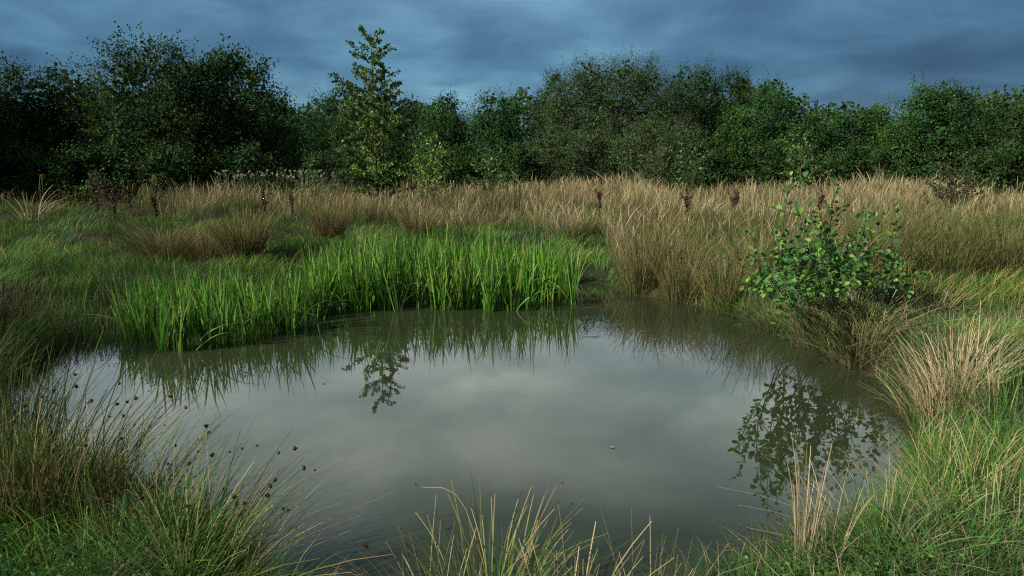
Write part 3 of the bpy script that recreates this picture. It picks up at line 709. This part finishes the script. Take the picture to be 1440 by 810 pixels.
# dark scrub under the trees: each bush a thing
for i, (px, top, half, Yd, lab) in enumerate((
    (20, 190, 60, 22.5, 'dark bush at the foot of the trees at the left edge'), (130, 200, 60, 22.5, 'dark bush left of the feet of the tallest left tree'),
    (240, 200, 60, 22.5, 'dark bush under the tallest left tree'), (345, 205, 55, 24, 'dark bush under the airy tree of the left group'),
    (430, 205, 45, 33, 'dark bush in the distance left of the young alder'), (520, 200, 50, 33, 'dark bush behind the trunk of the young alder'),
    (640, 205, 55, 31, 'dark bush under the spiky green tree in the middle'), (725, 200, 45, 31, 'dark bush in the gap left of the big willow'),
    (1005, 205, 40, 29, 'dark bush under the birch-like tree'), (1100, 195, 55, 29, 'dark green bush under the drooping green tree'),
    (1200, 200, 55, 28.5, 'dark bush under the trees of the dip in the wood'), (1420, 195, 60, 27, 'dark bush at the right edge of the wood'))):
    tree(px, top, half, Yd, lab, DARK + ALD[:1], leaf=.11, spiky=.5, low=.05, lobes=5, name='bush', cat='bush', group='bushes along the foot of the wood')

# ---- light young trees and shrubs in front of the wood
def young(px, top, base_py, half, Y, label, cols, n, leaf, name='sapling', cat='sapling', stems=1, trunk_r=.02, kinds=None, lowf=.18, taper=1.0, group=None):
    t = at_y(px, top, Y); z0 = gz(t[0], Y); root = np.array([t[0], Y, z0]); H = t[2] - z0; Wd = half / F * Y
    e = empty(name, root, label, cat, group); tb, lf = MB(), MB(); col = np.array([.085, .075, .06])
    per = []
    for s in range(stems):
        topp = root + [rng.normal(0, .04 * H) if s else 0, rng.normal(0, .03 * H), H * (1 if s == 0 else rng.uniform(.6, .85))]
        b0 = root + [s * .13 * (1 if s % 2 else -1), rng.normal(0, .05), -.05]
        p = curve_pts(b0, topp, 12, .012); tube(tb, p, np.linspace(trunk_r, trunk_r * .12, 12), col, 7)
        nb = int((16 + 8 * H) / (1 if s == 0 else 1.6)); a = rng.uniform(0, 6.28)
        for i in range(nb):
            f = lowf + (1 - lowf) * (i + rng.random() * .6) / nb; q = f * 11; j = min(int(q), 10); st = p[j] + (p[j + 1] - p[j]) * (q - j)
            a += 2.4 + rng.normal(0, .3)
            l = Wd * (.25 + .95 * (1 - f) ** taper * min(1, (f - lowf) * 5 + .45)) * rng.uniform(.6, 1.15); l = max(l, .22 * Wd)
            en = st + [math.cos(a) * l, math.sin(a) * l, l * rng.uniform(.25, .75)]
            bp = curve_pts(st, en, 6, .05, -.04); tube(tb, bp, np.linspace(trunk_r * .32 * (1.15 - f), .003, 6), col, 5); per.append((bp, l))
            for w in range(int(2 + l * 3)):
                u = rng.uniform(.25, 1); k = min(int(u * 5), 4); s2 = bp[k] + (bp[k + 1] - bp[k]) * (u * 5 - k)
                e2 = s2 + (en - st) / l * l * rng.uniform(.15, .35) + rng.normal(0, .12 * l, 3); b2 = curve_pts(s2, e2, 4, .06)
                tube(tb, b2, np.linspace(.005, .002, 4), col, 4); per.append((b2, np.linalg.norm(e2 - s2) + .05))
    wts = np.array([q[1] for q in per]); ks = rng.choice(len(per), n, p=wts / wts.sum()); P = np.empty((n, 3)); A = np.empty((n, 3))
    for i, k in enumerate(ks):
        b = per[k][0]; m = len(b) - 1; u = rng.uniform(.15, 1.0) * m; j = min(int(u), m - 1); P[i] = b[j] + (b[j + 1] - b[j]) * (u - j); A[i] = b[j + 1] - b[j]
    A = norm(norm(A) * .8 + rng.normal(0, .7, (n, 3)) + [0, 0, .1]); nr = norm(rng.normal(0, .6, (n, 3)) + [-.2, -.35, .6])
    P = P + A * leaf * .25
    leaves(lf, P, A, nr, leaf * rng.uniform(.6, 1.25, n), leaf * .72 * rng.uniform(.75, 1.15, n), vary(pick(cols, n), n, .22, .07), True)
    tb.build('trunk', M_BARK, e, root); lf.build('crown', M_SHRUB, e, root)
    return e
young(523, 48, 290, 48, 20.0, 'slender young alder with an airy pointed crown standing alone in the meadow', [(.07, .15, .03), (.10, .19, .035), (.18, .25, .05), (.05, .11, .028)], 8200, .080, name='alder_tree', cat='tree', stems=2, trunk_r=.05, lowf=.12, taper=.5)
young(608, 194, 262, 30, 24, 'small yellow-green sapling right of the young alder', YEL, 700, .09, trunk_r=.02, taper=.5)
young(690, 212, 262, 28, 25, 'small fresh green sapling left of the big willow', YEL[1:2] + FRESH, 600, .09, trunk_r=.02, taper=.5)
young(432, 222, 262, 24, 22, 'small pale green sapling left of the young alder', YEL[:2] + FRESH, 320, .08, trunk_r=.018, taper=.5)
young(965, 206, 265, 26, 25, 'bright green bushy sapling in front of the lower willow', YEL[1:2] + FRESH, 900, .09, trunk_r=.02, stems=3, taper=.35, name='shrub', cat='shrub')
young(922, 216, 265, 22, 25.3, 'darker green shrub with a reddish tinge beside the bright bushy sapling', FRESH + [(.09, .04, .03)], 800, .085, trunk_r=.02, stems=3, taper=.35, name='shrub', cat='shrub')
young(1128, 190, 265, 28, 24, 'slim yellowish sapling in front of the wood behind the alder bush', YEL[1:2] + FRESH[1:2] + FRESH[:1], 600, .085, trunk_r=.02, taper=.6)
young(1345, 222, 275, 34, 18.5, 'low dark rounded hawthorn bush standing in the right meadow', [(.05, .07, .02), (.06, .085, .025), (.09, .075, .03)], 1900, .055, trunk_r=.025, stems=4, taper=.3, lowf=.05, name='bush', cat='bush')
young(133, 232, 262, 16, 19.5, 'thin light green willowherb stand before the left trees', FRESH, 260, .06, trunk_r=.008, stems=3, taper=.3, name='willowherb', cat='plant')

# ---- leafy alder bush on the right bank
def bank_bush():
    root = on_ground(1172, 428)
    e = empty('alder_bush', root, 'leafy alder bush with big round leaves on the right bank by the water', 'bush')
    tb, lf = MB(), MB(); col = np.array([.12, .085, .055]); per = []
    tips = [(1112, 245, 6.35), (1120, 290, 6.2), (1175, 258, 6.5), (1152, 300, 6.3), (1218, 292, 6.7), (1205, 330, 6.4), (1255, 332, 6.8), (1085, 325, 6.3), (1092, 345, 6.1), (1070, 368, 6.2),
            (1268, 392, 6.6), (1240, 408, 6.2), (1262, 370, 6.5), (1130, 340, 5.9), (1172, 352, 5.9), (1055, 388, 6.1), (1100, 395, 5.8), (1200, 385, 5.9), (1160, 330, 6.4), (1180, 405, 5.7), (1225, 360, 6.1), (1115, 372, 5.8), (1095, 420, 5.6), (1140, 300, 6.2), (1110, 436, 5.45), (1048, 400, 5.9), (1275, 410, 6.4), (1230, 340, 6.5)]
    for i, (tx, ty, dd) in enumerate(tips):
        en = at_y(tx, ty, dd); st = root + [rng.normal(0, .16) + (tx - 1165) * .0040, rng.normal(0, .18), -.03]
        bp = curve_pts(st, en, 9, .05, .02 if ty < 350 else .12); tube(tb, bp, np.linspace(.0065, .002, 9), col, 6); per.append((bp, .25, 1.0))
        for w in range(3):
            u = rng.uniform(.3, .95) * 8; j = int(u); s2 = bp[j] + (bp[j + 1] - bp[j]) * (u - j)
            e2 = s2 + (en - st) * .10 + rng.normal(0, .14, 3); b2 = curve_pts(s2, e2, 4, .06); tube(tb, b2, np.linspace(.004, .0018, 4), col, 5); per.append((b2, .05, 1.0))
    P, A, S = [], [], []
    for b, u0, _ in per:
        m = len(b) - 1; seglen = np.linalg.norm(np.diff(b, axis=0), axis=1).sum(); k = max(3, int(seglen * (1 - u0) / .033))
        for q in np.linspace(max(u0, .2), 1.0, k):
            u = q * m; j = min(int(u), m - 1); P.append(b[j] + (b[j + 1] - b[j]) * (u - j)); A.append(b[j + 1] - b[j]); S.append(1.08 - .35 * q)
    P, A, S = np.array(P), norm(np.array(A)), np.array(S); n = len(P); perp = norm(np.cross(A, rng.normal(0, 1, (n, 3))))
    ax = norm(A * .45 + perp + [0, 0, .25]); nr = norm(rng.normal(0, .55, (n, 3)) + [-.15, -.15, .9])
    pet = P + ax * .018
    ln = .068 * S * rng.uniform(.7, 1.15, n)
    # round obovate leaf with a midrib fold: eight outline points
    sdv = norm(np.cross(ax, nr)); up = np.cross(sdv, ax)
    prof = [(.18, .55), (.45, .92), (.78, .88), (.97, .45)]
    cols = vary(pick([(.09, .21, .04), (.13, .28, .045), (.06, .17, .06), (.19, .34, .07), (.05, .13, .045)], n), n, .2)
    Vs = [pet, pet + ax * ln[:, None]]
    W_ = (ln * .39)[:, None]; L1 = ln[:, None]
    for s in (-1, 1):
        for t, w in prof: Vs.append(pet + ax * L1 * t + s * sdv * W_ * w + up * W_ * w * .45)
    V = np.stack(Vs + [pet + ax * L1 * .5], 1); b = (np.arange(n) * 11)[:, None]
    Fc = np.concatenate([b + [0, 2, 3, 10], b + [10, 3, 4, 1], b + [4, 5, 1, 1], b + [0, 10, 7, 6], b + [10, 1, 8, 7], b + [8, 1, 1, 9]], 0)
    Fc = np.concatenate([b + [0, 2, 3, 10], b + [10, 3, 4, 5], b + [10, 5, 1, 9], b + [0, 10, 7, 6], b + [10, 9, 8, 7]], 0)
    lf.add(V, Fc, np.repeat(cols, 11, 0))
    tb.build('branches', M_BARK, e, root); lf.build('foliage', M_SHRUB, e, root)
bank_bush()

# ------------------------------------------------------------------ docks (rusty seed spikes) and ragwort
def dock(px, py, top, label, Yd=None):
    Yd = Yd or 14.; t = at_y(px, top, Yd); root = np.array([t[0], Yd, gz(t[0], Yd)]); H = t[2] - root[2]
    e = empty('dock_plant', root, label, 'dock plant', 'rust-brown docks in the meadow')
    st = MB(); spikes = []; p = curve_pts(root, root + [rng.normal(0, .05), 0, H], 7, .02); tube(st, p, np.linspace(.008, .003, 7), (.12, .05, .03), 5)
    ends = [(p[3], p[-1])] + [(p[int(rng.integers(2, 5))],) * 1 + (p[-1] * .5 + p[4] * .5 + [rng.normal(0, .07), rng.normal(0, .05), rng.uniform(-.12, .08)],) for _ in range(4)]
    for a, b in ends:
        q = curve_pts(a, b, 4, .03); tube(st, q, [.005, .004, .003, .002], (.12, .05, .03), 4); m = 70; u = rng.random(m)[:, None]; sp = MB(); spikes.append(sp)
        leaves(sp, a + (b - a) * u + rng.normal(0, .016, (m, 3)), norm(rng.normal(0, 1, (m, 3))), norm(rng.normal(0, 1, (m, 3))), .032, .026, vary((.055, .035, .022), m, .35))
    st.build('stem', M_BARK, e, root); [sp.build('seed_spike', M_SEED, e, root) for sp in spikes]
for px, top, Yd, lab in ((134, 240, 14, 'rusty dock at the left end of the group of docks'), (150, 244, 14.3, 'rusty dock in the middle of the left group of docks'), (158, 256, 13.6, 'shorter rusty dock in the left group'),
                         (173, 238, 14, 'tallest rusty dock at the right end of the left group'), (219, 258, 13.5, 'rusty dock under the yellow ragwort at the left'), (371, 258, 14, 'rusty dock behind the dark upright tussock'),
                         (412, 262, 15, 'rusty dock left of the young alder'), (842, 256, 15, 'dark rusty dock in the straw right of the middle'), (966, 260, 14, 'rusty dock in front of the lower willow'),
                         (1034, 264, 16, 'rusty dock in the right meadow, left one of a pair'), (1042, 264, 16.3, 'rusty dock in the right meadow, right one of a pair'), (1156, 262, 15, 'small rusty dock seen through the top of the alder bush')):
    dock(px, 0, top, lab, Yd)
def ragwort(px, top, Yd, label):
    t = at_y(px, top, Yd); root = np.array([t[0], Yd, gz(t[0], Yd)]); H = t[2] - root[2]
    e = empty('ragwort', root, label, 'wildflower', 'yellow ragwort in the meadow'); st = MB(); heads = []
    p = curve_pts(root, t, 6, .03); tube(st, p, np.linspace(.008, .005, 6), (.09, .12, .04), 5)
    for _ in range(9):
        fl = MB(); heads.append(fl); c = t + [rng.normal(0, .06), rng.normal(0, .05), rng.normal(0, .02)]; tube(st, curve_pts(p[4], c, 3, .02), [.004, .003, .003], (.09, .12, .04), 4)
        m = 12; th = np.linspace(0, 6.28, m, endpoint=False); ax = np.stack([np.cos(th), np.sin(th), th * 0 + .25], -1)
        leaves(fl, np.tile(c, (m, 1)), ax, np.tile([0, 0, 1.], (m, 1)), .028, .014, vary((.75, .55, .03), m, .1))
        tube(fl, [c - [0, 0, .004], c + [0, 0, .004], c + [0, 0, .01]], [.008, .010, .004], (.55, .32, .02), 6)
    st.build('stem', M_BARK, e, root); [fl.build('flower', M_PETAL, e, root) for fl in heads]
for px, top, Yd, lab in ((215, 252, 16, 'yellow ragwort flower head above a rusty dock at the left'), (59, 247, 20, 'small yellow ragwort by the foot of the left trees'), (738, 249, 22, 'yellow ragwort head left of the willow foot in the straw'),
                         (808, 249, 22, 'yellow ragwort head in the straw under the big willow'), (1200, 258, 20, 'yellow ragwort right of the alder bush top'), (1240, 257, 20, 'yellowing ragwort further right of the alder bush top')):
    ragwort(px, top, Yd, lab)
def thistles():
    mb = MB(); n = 60
    for _ in range(n):
        px = rng.uniform(300, 470); Yd = rng.uniform(20, 24); t = at_y(px, rng.uniform(240, 250), Yd); r = np.array([t[0], Yd, gz(t[0], Yd)])
        tube(mb, curve_pts(r, t, 4, .03), [.006, .005, .005, .004], (.08, .12, .05), 4)
        m = 14; leaves(mb, r + (t - r) * rng.random((m, 1)), norm(rng.normal(0, 1, (m, 3))), norm(rng.normal(0, 1, (m, 3))), .12, .035, vary((.08, .14, .05), m))
        m = 10; leaves(mb, np.tile(t, (m, 1)), norm(rng.normal(0, 1, (m, 3)) + [0, 0, .8]), norm(rng.normal(0, 1, (m, 3))), .055, .03, vary((.45, .42, .38), m))
    tag(mb.build('thistles', M_GRASS), 'patch of pale fluffy thistles below the left end of the wood', 'thistles', kind='stuff')
thistles()

# ------------------------------------------------------------------ small things on the water
def floating(px, py, ln, wd, az, col, label, name='fallen_leaf', cat='leaf'):
    o = at_z(px, py, .003); mb = MB(); d = np.array([[math.cos(az), math.sin(az), .02]])
    leaves(mb, np.array([o]), d, np.array([[0, 0, 1.]]), ln, wd, [col], True)
    tag(mb.build(name, M_SHRUB, None, o), label, cat)
floating(858, 629, .035, .02, .2, (.45, .42, .30), 'small pale leaf floating in the middle of the pond')
floating(1218, 655, .05, .03, 1.2, (.05, .04, .025), 'small dark leaf floating near the right side of the pond')
for px, py, L_, az, lab in ((820, 473, .18, .05, 'thin floating stem right of the iris bed reflection'), (815, 434, .30, .15, 'fallen iris leaf floating beside the rightmost iris clump'), (1050, 742, .35, -.5, 'thin bleached stem lying over the water near the right bank')):
    o = at_z(px, py, .004); mb = MB(); tube(mb, curve_pts(o, o + [L_ * math.cos(az), L_ * math.sin(az), .005], 5, .02), [.002, .003, .003, .003, .001], (.20, .17, .09), 5)
    tag(mb.build('floating_stem', M_GRASS, None, o), lab, 'plant stem')

def edge_litter():
    mb = MB(); n = 2600; t = rng.random(n); i = (t * len(POND)).astype(int); q = POND[i]; nx_ = POND[(i + 1) % len(POND)]
    p = q + (nx_ - q) * rng.random((n, 1)); c = POND.mean(0); d = norm(c - p); off = np.abs(rng.normal(0, .09, n))[:, None] - .02
    P = np.concatenate([p + d * off, np.full((n, 1), .004)], 1); P[:, 2] = np.maximum(height(P[:, 0], P[:, 1]), 0) + rng.uniform(.003, .006, n)
    th = rng.uniform(0, 6.28, n); ax = np.stack([np.cos(th), np.sin(th), rng.normal(0, .02, n)], -1)
    leaves(mb, P, ax, np.tile([0, 0, 1.], (n, 1)), rng.uniform(.01, .07, n), rng.uniform(.003, .010, n), vary(pick([(.12, .09, .05), (.20, .16, .09), (.07, .055, .03), (.08, .12, .04)], n), n, .3))
    tag(mb.build('litter', M_GRASS), 'dead leaf and stem litter lying at the water edge', 'plant litter', kind='stuff')
edge_litter()
for k, (px, py) in enumerate(((1002, 505), (905, 466), (1130, 640), (560, 505), (455, 540))):
    floating(px, py, rng.uniform(.03, .05), .02, rng.uniform(0, 6), (.16, .13, .06),
             ('small brown leaf floating in front of the far right bank', 'small brown leaf floating near the pond corner on the right', 'small brown leaf floating on the reflection of the alder bush',
              'small brown leaf floating on the reflection of the young alder', 'small brown leaf floating off the tip of the left iris lobe')[k])
